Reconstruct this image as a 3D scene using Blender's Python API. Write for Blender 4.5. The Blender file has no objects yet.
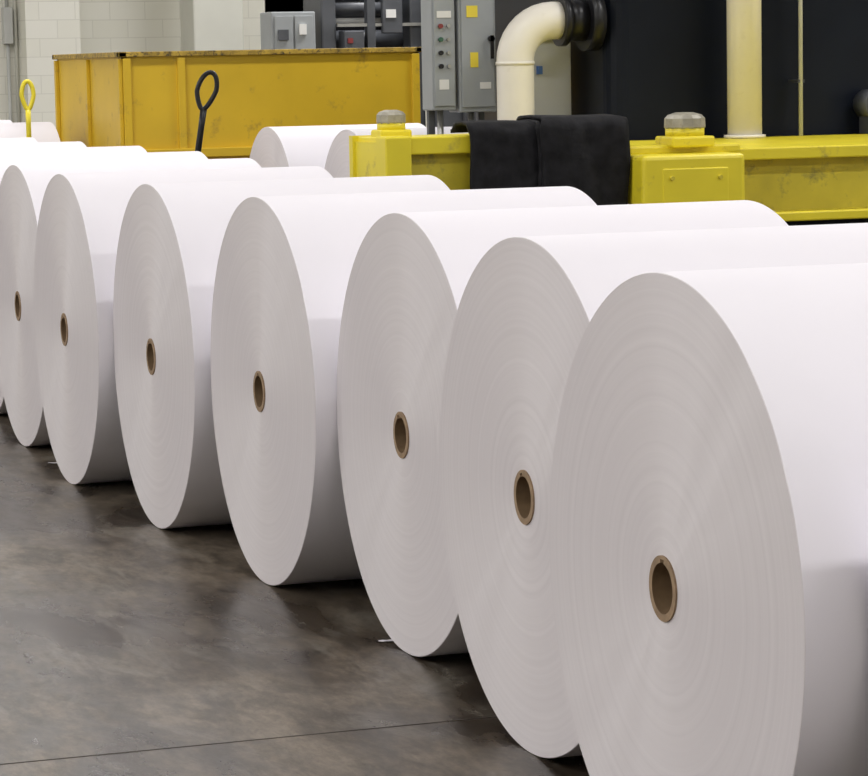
import bpy, bmesh, math, random
from mathutils import Matrix, Vector
random.seed(4)
S=bpy.context.scene
S.view_settings.view_transform='Standard'
S.view_settings.look='None'

# ------------------------------------------------------------------ materials
def nm(name):
    m=bpy.data.materials.new(name); m.use_nodes=True
    nt=m.node_tree; b=nt.nodes['Principled BSDF']
    return m,nt,b
def mat(name,col,rough=.5,metal=0,var=.12,scale=6,bump=0,dirt=None,spec=.5,dp=(.58,.74)):
    m,nt,b=nm(name); N=nt.nodes.new; L=nt.links.new
    tc=N('ShaderNodeTexCoord'); no=N('ShaderNodeTexNoise'); no.inputs['Scale'].default_value=scale; no.inputs['Detail'].default_value=6
    L(tc.outputs['Object'],no.inputs['Vector'])
    cr=N('ShaderNodeValToRGB'); L(no.outputs['Fac'],cr.inputs['Fac'])
    c0=[max(0,c*(1-var)) for c in col]; c1=[min(1,c*(1+var)) for c in col]
    cr.color_ramp.elements[0].position=.3; cr.color_ramp.elements[1].position=.7
    cr.color_ramp.elements[0].color=(*c0,1); cr.color_ramp.elements[1].color=(*c1,1)
    out=cr.outputs['Color']
    if dirt:
        n2=N('ShaderNodeTexNoise'); n2.inputs['Scale'].default_value=scale*2.3; n2.inputs['Detail'].default_value=10; n2.inputs['Roughness'].default_value=.7
        L(tc.outputs['Object'],n2.inputs['Vector'])
        r2=N('ShaderNodeValToRGB'); r2.color_ramp.elements[0].position=dp[0]; r2.color_ramp.elements[1].position=dp[1]
        L(n2.outputs['Fac'],r2.inputs['Fac'])
        mx=N('ShaderNodeMixRGB'); mx.inputs['Color2'].default_value=(*dirt,1)
        L(r2.outputs['Color'],mx.inputs['Fac']); L(out,mx.inputs['Color1']); out=mx.outputs['Color']
    L(out,b.inputs['Base Color'])
    b.inputs['Roughness'].default_value=rough; b.inputs['Metallic'].default_value=metal
    b.inputs['Specular IOR Level'].default_value=spec
    if bump:
        bp=N('ShaderNodeBump'); bp.inputs['Strength'].default_value=bump; bp.inputs['Distance'].default_value=.01
        L(no.outputs['Fac'],bp.inputs['Height']); L(bp.outputs['Normal'],b.inputs['Normal'])
    return m

m_paper=mat('paper_wrap',(.84,.815,.865),.55,0,.01,3,spec=.2)
# wound edge of the paper web : concentric layers
m_edge,nt,b=nm('paper_wound_edge'); N=nt.nodes.new; L=nt.links.new
tc=N('ShaderNodeTexCoord'); sx=N('ShaderNodeSeparateXYZ'); L(tc.outputs['Object'],sx.inputs[0])
cx=N('ShaderNodeCombineXYZ'); L(sx.outputs['X'],cx.inputs[0]); L(sx.outputs['Y'],cx.inputs[1])
ln=N('ShaderNodeVectorMath'); ln.operation='LENGTH'; L(cx.outputs[0],ln.inputs[0])
oi=N('ShaderNodeObjectInfo'); mu=N('ShaderNodeMath'); mu.operation='MULTIPLY'; mu.inputs[1].default_value=40; L(oi.outputs['Random'],mu.inputs[0])
ad=N('ShaderNodeMath'); ad.operation='ADD'; L(ln.outputs['Value'],ad.inputs[0]); L(mu.outputs[0],ad.inputs[1])
n1=N('ShaderNodeTexNoise'); n1.noise_dimensions='1D'; n1.inputs['Scale'].default_value=55; n1.inputs['Detail'].default_value=5; n1.inputs['Roughness'].default_value=.6
L(ad.outputs[0],n1.inputs['W'])
cr=N('ShaderNodeValToRGB'); cr.color_ramp.elements[0].position=.25; cr.color_ramp.elements[1].position=.75
cr.color_ramp.elements[0].color=(.685,.645,.675,1); cr.color_ramp.elements[1].color=(.745,.705,.735,1)
L(n1.outputs['Fac'],cr.inputs['Fac']); L(cr.outputs['Color'],b.inputs['Base Color'])
bp=N('ShaderNodeBump'); bp.inputs['Strength'].default_value=.02; bp.inputs['Distance'].default_value=.01; L(n1.outputs['Fac'],bp.inputs['Height']); L(bp.outputs['Normal'],b.inputs['Normal'])
tg=N('ShaderNodeTangent'); tg.direction_type='RADIAL'; tg.axis='Z'; L(tg.outputs[0],b.inputs['Tangent'])
b.inputs['Roughness'].default_value=.36; b.inputs['Anisotropic'].default_value=.96; b.inputs['Anisotropic Rotation'].default_value=.25; b.inputs['Specular IOR Level'].default_value=1.0

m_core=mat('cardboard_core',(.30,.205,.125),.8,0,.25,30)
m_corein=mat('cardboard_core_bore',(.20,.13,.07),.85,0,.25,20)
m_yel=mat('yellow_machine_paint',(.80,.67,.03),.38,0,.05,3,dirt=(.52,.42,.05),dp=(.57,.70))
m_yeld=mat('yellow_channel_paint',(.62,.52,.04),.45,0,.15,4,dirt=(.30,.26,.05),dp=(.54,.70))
m_hop=mat('yellow_bin_paint',(.66,.435,.02),.45,0,.08,2,dirt=(.42,.26,.03),dp=(.58,.70))
m_hopd=mat('worn_bin_rim',(.42,.28,.04),.6,0,.35,12,dirt=(.06,.045,.02),dp=(.50,.62))
m_blk=mat('black_rubber',(.011,.011,.013),.8,0,.5,14,bump=.8,spec=.25)
m_tank=mat('black_tank_paint',(.006,.008,.014),.35,0,.25,1.3,spec=.15)
m_blkm=mat('black_metal',(.010,.010,.012),.35,.0,.2,8,spec=.35)
m_cream=mat('cream_pipe',(.78,.745,.66),.42,0,.03,4,dirt=(.70,.66,.57))
m_steel=mat('bare_steel',(.42,.42,.40),.35,.8,.15,10)
m_cap=mat('bearing_cap_grey',(.34,.32,.26),.5,.2,.2,18,dirt=(.18,.15,.10))
m_grey=mat('grey_cabinet_paint',(.30,.32,.33),.4,0,.07,4)
m_greyd=mat('dark_grey_paint',(.07,.075,.085),.45,0,.2,5)
m_lgrey=mat('light_grey_paint',(.56,.57,.55),.5,0,.05,3)
m_sticker=mat('warning_sticker_yellow',(.75,.6,.05),.5,0,.02,3)
m_red=mat('red_button',(.20,.03,.03),.4,0,.05,3)
m_green=mat('green_button',(.03,.10,.06),.4,0,.05,3)
m_blue=mat('blue_plastic',(.05,.14,.4),.4,0,.05,3)
m_white=mat('white_plate',(.7,.7,.68),.5,0,.03,3)
m_col=mat('column_paint',(.62,.62,.55),.55,0,.05,2)
m_ceil=mat('ceiling_paint',(.78,.78,.77),.8,0,.03,2)

def wallmat():
    m,nt,b=nm('painted_block_wall'); N=nt.nodes.new; L=nt.links.new
    g=N('ShaderNodeNewGeometry'); s=N('ShaderNodeSeparateXYZ'); L(g.outputs['Position'],s.inputs[0])
    a=N('ShaderNodeMath'); a.operation='ADD'; L(s.outputs['X'],a.inputs[0]); L(s.outputs['Y'],a.inputs[1])
    c=N('ShaderNodeCombineXYZ'); L(a.outputs[0],c.inputs[0]); L(s.outputs['Z'],c.inputs[1])
    br=N('ShaderNodeTexBrick'); L(c.outputs[0],br.inputs['Vector'])
    br.inputs['Scale'].default_value=1; br.inputs['Brick Width'].default_value=.4; br.inputs['Row Height'].default_value=.2
    br.inputs['Mortar Size'].default_value=.006; br.inputs['Mortar Smooth'].default_value=.4
    br.inputs['Color1'].default_value=(.80,.79,.70,1); br.inputs['Color2'].default_value=(.83,.82,.74,1); br.inputs['Mortar'].default_value=(.70,.69,.61,1)
    L(br.outputs['Color'],b.inputs['Base Color']); b.inputs['Roughness'].default_value=.6
    return m
m_wall=wallmat()

# floor: sealed, worn concrete
m_floor,nt,b=nm('polished_concrete'); N=nt.nodes.new; L=nt.links.new
g=N('ShaderNodeNewGeometry')
def noise(sc,det=8,rough=.6,mapsc=None,dist=0):
    n=N('ShaderNodeTexNoise'); n.inputs['Scale'].default_value=sc; n.inputs['Detail'].default_value=det; n.inputs['Roughness'].default_value=rough; n.inputs['Distortion'].default_value=dist
    if mapsc:
        mp=N('ShaderNodeMapping'); mp.inputs['Scale'].default_value=mapsc; L(g.outputs['Position'],mp.inputs[0]); L(mp.outputs[0],n.inputs['Vector'])
    else: L(g.outputs['Position'],n.inputs['Vector'])
    return n
def ramp(src,p0,p1,c0,c1):
    r=N('ShaderNodeValToRGB'); r.color_ramp.elements[0].position=p0; r.color_ramp.elements[1].position=p1
    r.color_ramp.elements[0].color=(*c0,1); r.color_ramp.elements[1].color=(*c1,1); L(src,r.inputs['Fac']); return r.outputs['Color']
def mix(a,b_,f,mode='MIX'):
    q=N('ShaderNodeMixRGB'); q.blend_type=mode
    if isinstance(f,float): q.inputs['Fac'].default_value=f
    else: L(f,q.inputs['Fac'])
    for k,v in (('Color1',a),('Color2',b_)):
        if isinstance(v,tuple): q.inputs[k].default_value=(*v,1)
        else: L(v,q.inputs[k])
    return q.outputs['Color']
A=noise(2.0,9,.62,(.45,1.1,1),.3); B=noise(6,10,.70,(.5,1,1),.3); C=noise(30,6,.75,(.4,1,1)); Dn=noise(3.2,9,.72,(.45,1.4,1),.5)
base=ramp(A.outputs['Fac'],.42,.58,(.040,.030,.021),(.135,.112,.086))
base=mix(base,ramp(B.outputs['Fac'],.40,.60,(.45,.42,.38),(1.4,1.37,1.32)),.75,'MULTIPLY')
base=mix(base,ramp(C.outputs['Fac'],.38,.62,(.62,.62,.62),(1.25,1.25,1.25)),.75,'MULTIPLY')
base=mix(base,(.235,.215,.18),ramp(Dn.outputs['Fac'],.53,.66,(0,0,0),(.55,.55,.55)))
L(base,b.inputs['Base Color'])
rr=ramp(A.outputs['Fac'],.38,.62,(.22,.22,.22),(.44,.44,.44)); L(rr,b.inputs['Roughness'])
bp=N('ShaderNodeBump'); bp.inputs['Strength'].default_value=.12; bp.inputs['Distance'].default_value=.01; L(B.outputs['Fac'],bp.inputs['Height']); L(bp.outputs['Normal'],b.inputs['Normal'])
b.inputs['Specular IOR Level'].default_value=.22

# ------------------------------------------------------------------ mesh helpers
class MB:
    def __init__(s,name,mats): s.name=name; s.mats=mats; s.bm=bmesh.new()
    def mi(s,m):
        if m not in s.mats: s.mats.append(m)
        return s.mats.index(m)
    def box(s,x0,x1,y0,y1,z0,z1,m,bev=0.0,seg=2):
        r=bmesh.ops.create_cube(s.bm,size=1); vs=r['verts']
        for v in vs:
            v.co=Vector(((x0+x1)/2+v.co.x*abs(x1-x0),(y0+y1)/2+v.co.y*abs(y1-y0),(z0+z1)/2+v.co.z*abs(z1-z0)))
        fs=list({f for v in vs for f in v.link_faces}); k=s.mi(m)
        for f in fs: f.material_index=k
        if bev:
            es=list({e for v in vs for e in v.link_edges})
            r=bmesh.ops.bevel(s.bm,geom=es,offset=bev,segments=seg,affect='EDGES',profile=.5)
            for f in r['faces']: f.material_index=k
        return s
    def sweep(s,pts,rad,m,seg=20,cap=True,smooth=True):
        P=[Vector(p) for p in pts]; n=len(P); k=s.mi(m)
        rad=rad if isinstance(rad,(list,tuple)) else [rad]*n
        rings=[]; ref=None
        for i in range(n):
            a=P[max(i-1,0)]; c=P[min(i+1,n-1)]; d=c-a
            if d.length<1e-9: d=(P[n-1]-P[0])
            d.normalize()
            if ref is None:
                ref=Vector((0,0,1)) if abs(d.z)<.9 else Vector((1,0,0))
            u=(ref-d*ref.dot(d)).normalized(); w=d.cross(u); ref=u
            rings.append([s.bm.verts.new(P[i]+(u*math.cos(t)+w*math.sin(t))*rad[i]) for t in [2*math.pi*j/seg for j in range(seg)]])
        for i in range(n-1):
            for j in range(seg):
                f=s.bm.faces.new((rings[i][j],rings[i][(j+1)%seg],rings[i+1][(j+1)%seg],rings[i+1][j])); f.material_index=k; f.smooth=smooth
        if cap:
            f=s.bm.faces.new(rings[0][::-1]); f.material_index=k
            f=s.bm.faces.new(rings[-1]); f.material_index=k
        return s
    def cyl(s,p0,p1,r,m,seg=24,r1=None):
        return s.sweep([p0,p1],[r,r if r1 is None else r1],m,seg)
    def done(s,smooth_angle=None):
        bmesh.ops.recalc_face_normals(s.bm,faces=s.bm.faces)
        me=bpy.data.meshes.new(s.name); s.bm.to_mesh(me); s.bm.free()
        for m in s.mats: me.materials.append(m)
        o=bpy.data.objects.new(s.name,me); S.collection.objects.link(o)
        return o

# ------------------------------------------------------------------ room shell
MB('floor',[]).box(-32,4,-9,14,-.1,0,m_floor).done()
MB('ceiling',[]).box(-32,4,-9,14,7,7.1,m_ceil).done()
MB('wall_back',[]).box(-32.2,-32,-9,14,0,7,m_wall).done()
MB('wall_right',[]).box(-32,4,14,14.2,0,7,m_wall).done()
MB('wall_left',[]).box(-32,4,-9.2,-9,0,7,m_wall).done()
MB('wall_front',[]).box(4,4.2,-9,14,0,7,m_wall).done()
m_joint=mat('floor_joint_filler',(.045,.036,.03),.7)
MB('trim_1',[]).box(-6.844,-6.839,-9,14,0,.001,m_joint).done()

# ------------------------------------------------------------------ paper rolls
R=.625; LEN=1.078; SEG=160
def roll_mesh(i):
    bm=bmesh.new()
    rnd=random.Random(i)
    def ring(r,z,notch=False):
        out=[]
        for j in range(SEG):
            a=2*math.pi*j/SEG
            zz=z+(.014 if notch and 37<=j<=43 else 0)
            out.append(bm.verts.new((r*math.cos(a),r*math.sin(a),zz)))
        return out
    def bridge(a,b,k,sm):
        for j in range(SEG):
            f=bm.faces.new((a[j],b[j],b[(j+1)%SEG],a[(j+1)%SEG])); f.material_index=k; f.smooth=sm
    co,ci,cm=.066,.051,.0585
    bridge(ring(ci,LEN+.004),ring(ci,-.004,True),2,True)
    bridge(ring(ci,-.004,True),ring(cm,-.004,True),1,False)
    bridge(ring(cm,-.004,True),ring(cm,-.004),1,False)
    bridge(ring(cm,-.004),ring(co,-.004),1,False)
    bridge(ring(co,-.004),ring(co,.002),1,False)
    prev=ring(co,0); nr=14
    for q in range(1,nr+1):
        r=co+(R-.0015-co)*q/nr
        z=0.0 if q==nr else rnd.uniform(-.0002,.0002)
        c=ring(r,z); bridge(prev,c,3,True); prev=c
    bridge(ring(R-.0015,0),ring(R,.0015),3,True)
    bridge(ring(R,.0015),ring(R,LEN-.003),0,True)
    bridge(ring(R,LEN-.003),ring(R-.003,LEN),0,True)
    bridge(ring(R-.003,LEN),ring(co,LEN),3,False)
    bridge(ring(co,LEN),ring(co,LEN+.004),1,False); bridge(ring(co,LEN+.004),ring(ci,LEN+.004),1,False)
    me=bpy.data.meshes.new('paper_roll'); bm.normal_update(); bm.to_mesh(me); bm.free()
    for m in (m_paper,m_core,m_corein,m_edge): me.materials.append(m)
    return me
fit=[(-5.202,2.25),(-6.451,2.43),(-7.70,2.533),(-8.952,2.467),(-10.233,2.417),(-11.486,2.359),(-12.747,2.413),
     (-3.945,2.37),(-14.02,2.50),(-15.29,2.50),(-16.56,2.45),(-17.83,2.42),(-19.10,2.4),(-2.68,2.4),
     (-19.05,5.35),(-17.72,5.50),(-23.0,3.58),(-24.3,3.5)]
for i,(x,y) in enumerate(fit):
    o=bpy.data.objects.new('paper_roll',roll_mesh(i)); S.collection.objects.link(o)
    spin=random.uniform(-.5,.5) if i else 0.0
    o.matrix_world=Matrix.Translation((x,y,R))@Matrix.Rotation(-math.pi/2,4,'X')@Matrix.Rotation(spin+math.pi,4,'Z')
def scrap(x,y,s,rot):
    bm=bmesh.new(); g=6; vv={}
    for i in range(g):
        for j in range(3):
            u=i/(g-1)-.5; w=j/2-.5
            p=Vector((u*s*2.2,w*s*(1-.5*abs(u)),.001+.10*s*(u+.5)**2+random.uniform(0,.08*s)))
            vv[i,j]=bm.verts.new(Matrix.Rotation(rot,3,'Z')@p+Vector((x,y,0)))
    for i in range(g-1):
        for j in range(2): bm.faces.new((vv[i,j],vv[i+1,j],vv[i+1,j+1],vv[i,j+1]))
    me=bpy.data.meshes.new('paper_scrap'); bm.to_mesh(me); bm.free(); me.materials.append(m_paper)
    o=bpy.data.objects.new('paper_scrap',me); S.collection.objects.link(o)
scrap(-7.88,2.54,.028,1.2); scrap(-12.1,2.42,.025,.9)

# ------------------------------------------------------------------ yellow machine frame
F=MB('yellow_machine_frame',[])
Y0=4.56
F.box(-14.60,-14.02,Y0+.02,5.80,1.255,1.285,m_yel,.006)
F.box(-14.10,-14.0,Y0,5.80,1.20,1.29,m_yel,.008)
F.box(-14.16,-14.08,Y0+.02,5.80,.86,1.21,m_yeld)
F.box(-14.16,-14.0,Y0,5.80,.80,.87,m_yel,.008)
F.box(-14.14,-13.97,Y0-.02,Y0+.12,0,1.295,m_yel,.01)
F.box(-14.57,-14.13,Y0+.005,Y0+.04,.75,1.26,m_yel)
F.box(-14.62,-14.56,Y0-.01,Y0+.12,0,1.29,m_yel)
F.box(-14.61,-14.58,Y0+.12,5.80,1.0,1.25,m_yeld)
# right beam and deck
F.box(-16.0,-14.02,5.8,9.6,1.15,1.18,m_yel,.006)
F.box(-14.14,-13.98,5.8,9.6,1.12,1.185,m_yel,.008)
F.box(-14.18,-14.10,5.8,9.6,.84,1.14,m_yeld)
F.box(-14.2,-13.96,5.8,9.6,.79,.84,m_yel,.008)
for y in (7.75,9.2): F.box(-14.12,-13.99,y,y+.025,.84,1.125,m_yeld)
# end block
F.box(-14.6,-13.72,5.84,6.42,.78,1.17,m_yel,.025,3)
F.box(-14.7,-13.95,5.86,6.50,1.16,1.215,m_yel,.015)
F.box(-13.735,-13.715,5.95,6.32,.84,1.10,m_yel,.006)
for y in (6.0,6.27):
    for z in (.90,1.05): F.cyl((-13.72,y,z),(-13.70,y,z),.012,m_yeld,6)
F.box(-14.5,-13.8,5.9,6.3,0,.8,m_yel)
for y in (6.0,7.2,9.3): F.box(-15.95,-15.75,y,y+.2,0,1.16,m_yel)
for y in (7.6,9.3): F.box(-14.18,-14.0,y,y+.2,0,.8,m_yel)
def cap(x,y,z,r,h):
    F.box(x-r*1.15,x+r*1.15,y-r*1.15,y+r*1.15,z-.01,z+h*.28,m_yel,.012)
    F.cyl((x,y,z+h*.26),(x,y,z+h*.52),r*.98,m_yel,20)
    F.sweep([(x,y,z+h*.5),(x,y,z+h*.55),(x,y,z+h*.82),(x,y,z+h*.93),(x,y,z+h)],[r*.98,r*1.04,r*1.02,r*.85,r*.45],m_cap,12,smooth=False)
cap(-14.0,6.20,1.21,.105,.17)
cap(-14.30,4.68,1.285,.075,.14)
F.done()

# draped black rubber mats (hang over the front rail, tail resting on the deck)
def drape(y0,y1,ztop,off,zb,seed,zend):
    bm=bmesh.new(); pr=[]
    xf=-13.94+off; xb=-14.20-off*.6; rad=.05
    for k in range(12): pr.append((xf,zb+(ztop-rad-zb)*k/11))
    for k in range(1,7):
        a=math.pi/2*k/6; pr.append((xf-rad+rad*math.cos(a),ztop-rad+rad*math.sin(a)))
    pr.append(((xf+xb)/2,ztop+.006))
    for k in range(0,5):
        a=math.pi/2*k/4; pr.append((xb+rad-rad*math.sin(a),ztop-rad+rad*math.cos(a)))
    pr[-1]=(xb-.01,max(zend,ztop-rad)); pr.append((xb-.02,zend))
    ny=18; grid=[]
    for i in range(ny+1):
        t=i/ny; y=y0+(y1-y0)*t; row=[]
        for q,(x,z) in enumerate(pr):
            w=.009*math.sin(t*9+seed+q*.25)+.004*math.sin(t*23+q*.5)
            sag=.006*math.sin(t*3.1+seed)
            edge=-.012*max(0,(t-.85)/.15)**2
            row.append(bm.verts.new((x+w,y+.006*math.sin(q*.7+seed),z+sag+edge*(1 if q>12 else 0))))
        grid.append(row)
    for i in range(ny):
        for q in range(len(pr)-1):
            f=bm.faces.new((grid[i][q],grid[i][q+1],grid[i+1][q+1],grid[i+1][q])); f.smooth=True
    bmesh.ops.recalc_face_normals(bm,faces=bm.faces)
    me=bpy.data.meshes.new('mat_layer'); bm.to_mesh(me); bm.free(); me.materials.append(m_blk)
    o=bpy.data.objects.new('mat_layer',me); S.collection.objects.link(o)
    s=o.modifiers.new('thick','SOLIDIFY'); s.thickness=.018; s.offset=1
    return o
root=bpy.data.objects.new('draped_rubber_mat',None); S.collection.objects.link(root)
for a in ((4.98,5.45,1.335,0,.78,1,1.295),(5.34,5.81,1.335,.03,.76,2,1.295),(5.35,5.825,1.362,.06,.80,3,1.295)):
    o=drape(*a); o.parent=root

# ------------------------------------------------------------------ black tank
T=MB('black_process_tank',[])
T.box(-18.6,-16.12,6.66,10.5,.35,3.6,m_tank,.12,5)
for y in (7.62,9.0): T.box(-16.13,-16.10,y,y+.02,.5,3.5,m_blkm)
T.box(-16.14,-16.09,6.9,10.3,1.06,1.12,m_blkm,.01)
for x in (-18.4,-16.3):
    for y in (6.9,10.1): T.box(x-.08,x+.08,y-.08,y+.08,0,.4,m_blkm)
T.done()
G=MB('drive_motor',[])
G.sweep([(-16.07,8.33,1.36),(-15.9,8.33,1.36)],.09,m_greyd,20)
G.sweep([(-15.95,8.33,1.36),(-15.86,8.33,1.36)],.065,m_steel,20)
G.box(-16.06,-15.92,8.28,8.38,1.182,1.30,m_greyd)
G.done()

P=MB('vertical_cream_pipe',[])
P.cyl((-15.85,7.41,1.182),(-15.85,7.41,4.2),.103,m_cream,32)
P.cyl((-15.85,7.41,1.182),(-15.85,7.41,1.20),.125,m_cream,32)
P.done()
C_=MB('steel_conduit',[])
C_.cyl((-15.95,7.83,1.182),(-15.95,7.83,4.0),.013,m_lgrey,12)
for z in (1.5,2.2,3.0): C_.box(-16.08,-15.94,7.81,7.85,z,z+.02,m_greyd)
C_.done()
E=MB('cream_elbow_duct',[])
cx,cy_,r=-16.3,6.12,.112
pts=[(cx,cy_,0),(cx,cy_,1.0),(cx,cy_,1.66)]
br=.24; zc=1.66
for k in range(1,10):
    a=math.pi/2*k/9; pts.append((cx,cy_+br-br*math.cos(a),zc+br*math.sin(a)))
pts.append((cx,6.42,zc+br))
E.sweep(pts,r,m_cream,32)
for z in (1.64,): E.cyl((cx,cy_,z),(cx,cy_,z+.02),r+.005,m_cream,32)
zz=zc+br
E.cyl((cx,6.40,zz),(cx,6.44,zz),.155,m_blkm,28)
E.cyl((cx,6.44,zz),(cx,6.56,zz),.125,m_blkm,28)
E.cyl((cx,6.56,zz),(cx,6.64,zz),.185,m_blkm,28)
E.done()
Cc=MB('support_stanchion',[])
Cc.box(-16.95,-16.60,6.34,6.60,0,1.80,m_lgrey,.01)
Cc.box(-16.98,-16.57,6.31,6.63,1.80,1.83,m_lgrey,.005)
Cc.box(-16.60,-16.57,6.37,6.40,1.58,1.63,m_blue)
Cc.done()

# ------------------------------------------------------------------ electrical cabinets
K=MB('electrical_cabinet',[])
xf=-16.6
K.box(xf-.2,xf,5.70,5.85,1.375,2.5,m_grey,.008)
K.box(xf-.2,xf,5.87,6.11,1.36,2.5,m_grey,.008)
K.box(xf,xf+.012,5.71,5.84,1.40,2.48,m_grey,.004)
K.box(xf,xf+.012,5.885,6.095,1.39,2.48,m_grey,.004)
for y in (5.72,6.04): K.box(xf-.18,xf-.14,y,y+.04,0,1.38,m_greyd)
K.box(xf-.18,xf-.12,5.70,6.08,.9,.95,m_greyd)
for z,m in ((1.88,m_red),(1.80,m_green),(1.72,m_blkm),(1.64,m_blkm)):
    K.cyl((xf+.01,5.75,z),(xf+.035,5.75,z),.014,m,14)
    K.cyl((xf+.01,5.80,z),(xf+.03,5.80,z),.011,m_steel,14)
K.box(xf+.012,xf+.016,5.73,5.82,1.93,1.97,m_white)
K.box(xf+.012,xf+.016,5.92,5.99,1.93,2.0,m_sticker)
K.box(xf+.012,xf+.016,5.94,5.99,1.63,1.72,m_sticker)
K.box(xf+.012,xf+.016,6.0,6.07,1.50,1.54,m_white)
K.box(xf+.012,xf+.016,5.74,5.80,1.50,1.56,m_white)
K.cyl((xf+.01,6.07,1.8),(xf+.05,6.07,1.8),.018,m_blkm,12); K.box(xf+.04,xf+.05,6.06,6.08,1.68,1.82,m_blkm)
K.cyl((xf-.1,5.78,.9),(xf-.1,5.78,1.38),.02,m_steel,12); K.cyl((xf-.1,5.98,.9),(xf-.1,5.98,1.37),.02,m_steel,12)
K.done()

# ------------------------------------------------------------------ yellow bin / hopper
H=MB('yellow_steel_bin',[])
x1,x0,y0,y1,zt=-21.5,-23.9,4.92,7.27,1.785
t=.03
H.box(x1-t,x1,y0,y1,.45,zt-.03,m_hop); H.box(x0,x0+t,y0,y1,.45,zt-.03,m_hop)
H.box(x0,x1,y0,y0+t,.45,zt-.03,m_hop); H.box(x0,x1,y1-t,y1,.45,zt-.03,m_hop)
H.box(x0,x1,y0,y1,.42,.46,m_hop)
for a in ((x1-.03,x1+.035,y0-.035,y1+.035),(x0-.035,x0+.03,y0-.035,y1+.035),(x0-.035,x1+.035,y0-.035,y0+.03),(x0-.035,x1+.035,y1-.03,y1+.035)):
    H.box(*a,zt-.04,zt,m_hopd,.006)
for y in (y0,y0+.42,y1-.06): H.box(x1,x1+.03,y,y+.06,.45,zt-.05,m_hop,.004)
for x in (x1-.06,x1-1.2,x0): H.box(x,x+.06,y0-.03,y0,.45,zt-.05,m_hop,.004)
H.box(x1,x1+.05,y0,y1,.98,1.05,m_hop,.006)
H.box(x1,x1+.05,y0,y1,.42,.50,m_hop,.006)
for y in (y0+.2,y1-.4):
    H.box(x0,x1,y,y+.2,.12,.42,m_hopd)
for x in (x0+.2,x1-.2):
    for y in (y0+.3,y1-.3): H.cyl((x,y-.05,.08),(x,y+.05,.08),.08,m_blkm,18)
H.done()

# ------------------------------------------------------------------ pallet jacks (loop handles)
def jack(name,x,y,zt,mh,mb,yawd,loopw=.07,looph=.22,lean=.15,tr=.014):
    J=MB(name,[])
    pts=[]
    zc=zt-looph/2
    n=28
    for k in range(n+1):
        a=2*math.pi*k/n-math.pi/2
        s=math.sin(a)
        w=loopw*(1 if s>0 else (.6+.4*(1+s)))
        pts.append((0,w*math.cos(a)+lean*.12*(s-1),zc+looph/2*s))
    J.sweep(pts,tr,mh,10,cap=False)
    yb=-lean
    J.sweep([(0,-lean*.22,zt-looph),(-.005,-lean*.3,zt-looph-.1),(-.02,yb,.45)],[.02,.018,.022],mh,14)
    J.box(-.10,.08,yb-.09,yb+.09,.18,.46,mb,.02)
    J.cyl((0,yb-.04,.09),(0,yb+.04,.09),.09,m_blkm,20)
    J.box(-.22,-.10,yb-.27,yb+.27,.10,.34,mb,.015)
    for yy in (yb-.27,yb+.11):
        J.box(-1.25,-.15,yy,yy+.16,.06,.12,mb,.015)
        J.cyl((-1.1,yy+.04,.04),(-1.1,yy+.12,.04),.04,m_blkm,14)
    o=J.done(); o.location=(x,y,0); o.rotation_euler=(0,0,math.radians(yawd)); return o
jack('pallet_jack',-16.2,4.22,1.632,m_blkm,m_yel,-12,.055,.21,.20)
jack('pallet_jack',-20.4,3.98,1.585,m_yel,m_yel,-5,.042,.20,.0,.016)

# ------------------------------------------------------------------ far machinery
Q=MB('printing_press',[])
X=-27
Q.box(X-2,X,8.15,8.3,0,2.7,m_greyd,.02); Q.box(X-2,X,9.05,9.2,0,2.7,m_greyd,.02)
Q.box(X-2,X-.6,8.15,9.2,0,2.6,m_blkm)
for i,(z,r,m) in enumerate(((1.72,.06,m_greyd),(1.90,.09,m_greyd),(2.08,.03,m_white),(2.2,.08,m_greyd),(2.4,.1,m_greyd),(1.4,.1,m_greyd))):  # the thin white bar puts a highlight into its colour
    Q.cyl((X-.3,8.2,z),(X-.3,9.1,z),r,m,20)
Q.box(X-.1,X+.1,8.35,8.55,1.75,1.98,m_greyd,.01); Q.box(X,X+.08,8.75,8.95,1.95,2.3,m_greyd,.01)
Q.box(X-.05,X+.05,8.6,8.68,1.5,2.5,m_greyd); Q.box(X,X+.04,8.3,9.2,2.02,2.05,m_steel)
Q.box(X+.1,X+.12,8.38,8.43,1.86,1.91,m_red); Q.box(X+.08,X+.09,8.78,8.88,2.1,2.18,m_white)
Q.box(X,X+.3,9.2,9.9,0,2.6,m_greyd,.02); Q.box(X+.3,X+.32,9.3,9.6,1.5,2.2,m_blkm); Q.cyl((X+.35,9.5,.0),(X+.35,9.5,2.5),.04,m_greyd,14)
Q.done()
W=MB('control_cabinet',[])
W.box(-27.3,-26.9,7.62,8.06,.1,2.17,m_grey,.012); W.box(-26.9,-26.88,7.65,7.83,.2,2.13,m_grey,.004); W.box(-26.9,-26.88,7.85,8.03,.2,2.13,m_grey,.004)
W.box(-26.88,-26.86,7.68,7.78,1.9,2.0,m_greyd); W.box(-26.88,-26.86,7.89,7.96,1.95,2.05,m_white); W.box(-26.88,-26.85,7.80,7.82,1.4,1.6,m_blkm)
W.box(-27.28,-26.92,7.66,8.02,0,.1,m_blkm)
W.done()
V=MB('building_column',[])
V.box(-31.2,-30.6,7.80,8.36,0,7,m_col,.02); V.box(-31.25,-30.55,7.75,8.41,0,.15,m_col)
V.done()
V=MB('wall_pilaster',[])
V.box(-32,-31.5,6.15,6.75,0,7,m_wall); V.done()
V=MB('wall_conduit_box',[])
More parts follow.
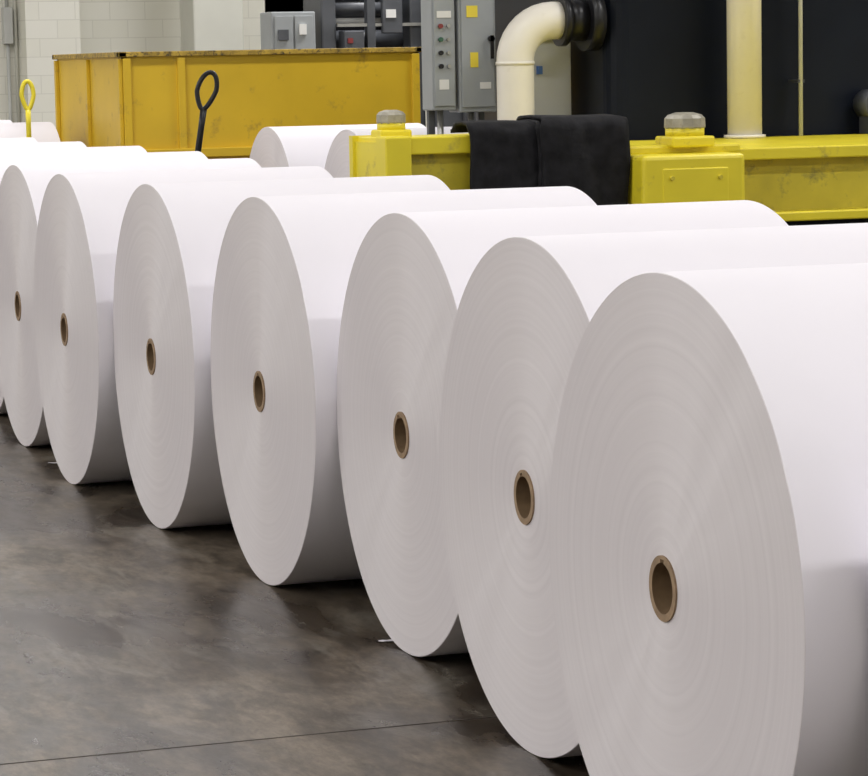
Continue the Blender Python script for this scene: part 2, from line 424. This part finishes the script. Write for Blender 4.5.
V.box(-32,-31.85,5.98,6.08,1.95,2.35,m_lgrey,.01); V.cyl((-31.93,6.03,0.1),(-31.93,6.03,1.95),.02,m_lgrey,10); V.cyl((-31.93,6.03,2.35),(-31.93,6.03,5),.02,m_lgrey,10)
V.cyl((-31.93,6.12,0.1),(-31.93,6.12,5),.02,m_col,10)
V.done()
MB('baseboard_back',[]).box(-32,-31.98,-9,14,0,.12,m_greyd).done()

# ------------------------------------------------------------------ light fixtures
def lamp(x,y,e,sx=.5,sy=3.2):
    Lm=MB('ceiling_light_fixture',[]); Lm.box(x-sx/2,x+sx/2,y-sy/2,y+sy/2,5.82,5.9,m_white); Lm.cyl((x,y,5.9),(x,y,7),.02,m_steel,8); Lm.done()
    d=bpy.data.lights.new('fixture_tube','AREA'); d.shape='RECTANGLE'; d.size=sx; d.size_y=sy; d.energy=e; d.color=(1,.985,.99)
    o=bpy.data.objects.new('fixture_tube',d); S.collection.objects.link(o); o.location=(x,y,5.8)
for x in (-1.5,-7.5,-13.5,-19.5,-26):  # farthest row of fixtures is unseen, added to brighten the back wall
    lamp(x,-5,330); lamp(x,3.8,{-1.5:170,-7.5:85,-13.5:105}.get(x,165)); lamp(x,10,200 if x>-25 else 380)
w=bpy.data.worlds.new('world'); S.world=w; w.use_nodes=True; w.node_tree.nodes['Background'].inputs[0].default_value=(.8,.85,.9,1); w.node_tree.nodes['Background'].inputs[1].default_value=.3

# ------------------------------------------------------------------ camera
yaw,pitch,roll,h=.3293,.1120,-.0189,1.6679
Fv=Vector((-math.cos(yaw)*math.cos(pitch),math.sin(yaw)*math.cos(pitch),-math.sin(pitch)))
Rt=Fv.cross(Vector((0,0,1))).normalized(); U=Rt.cross(Fv)
R2=math.cos(roll)*Rt+math.sin(roll)*U; U2=-math.sin(roll)*Rt+math.cos(roll)*U
M=Matrix((R2,U2,-Fv)).transposed().to_4x4(); M.translation=(0,0,h)
cd=bpy.data.cameras.new('camera'); cd.sensor_width=36; cd.lens=2900/868*36; cd.clip_end=200; cd.clip_start=.05
co=bpy.data.objects.new('camera',cd); S.collection.objects.link(co); co.matrix_world=M; S.camera=co
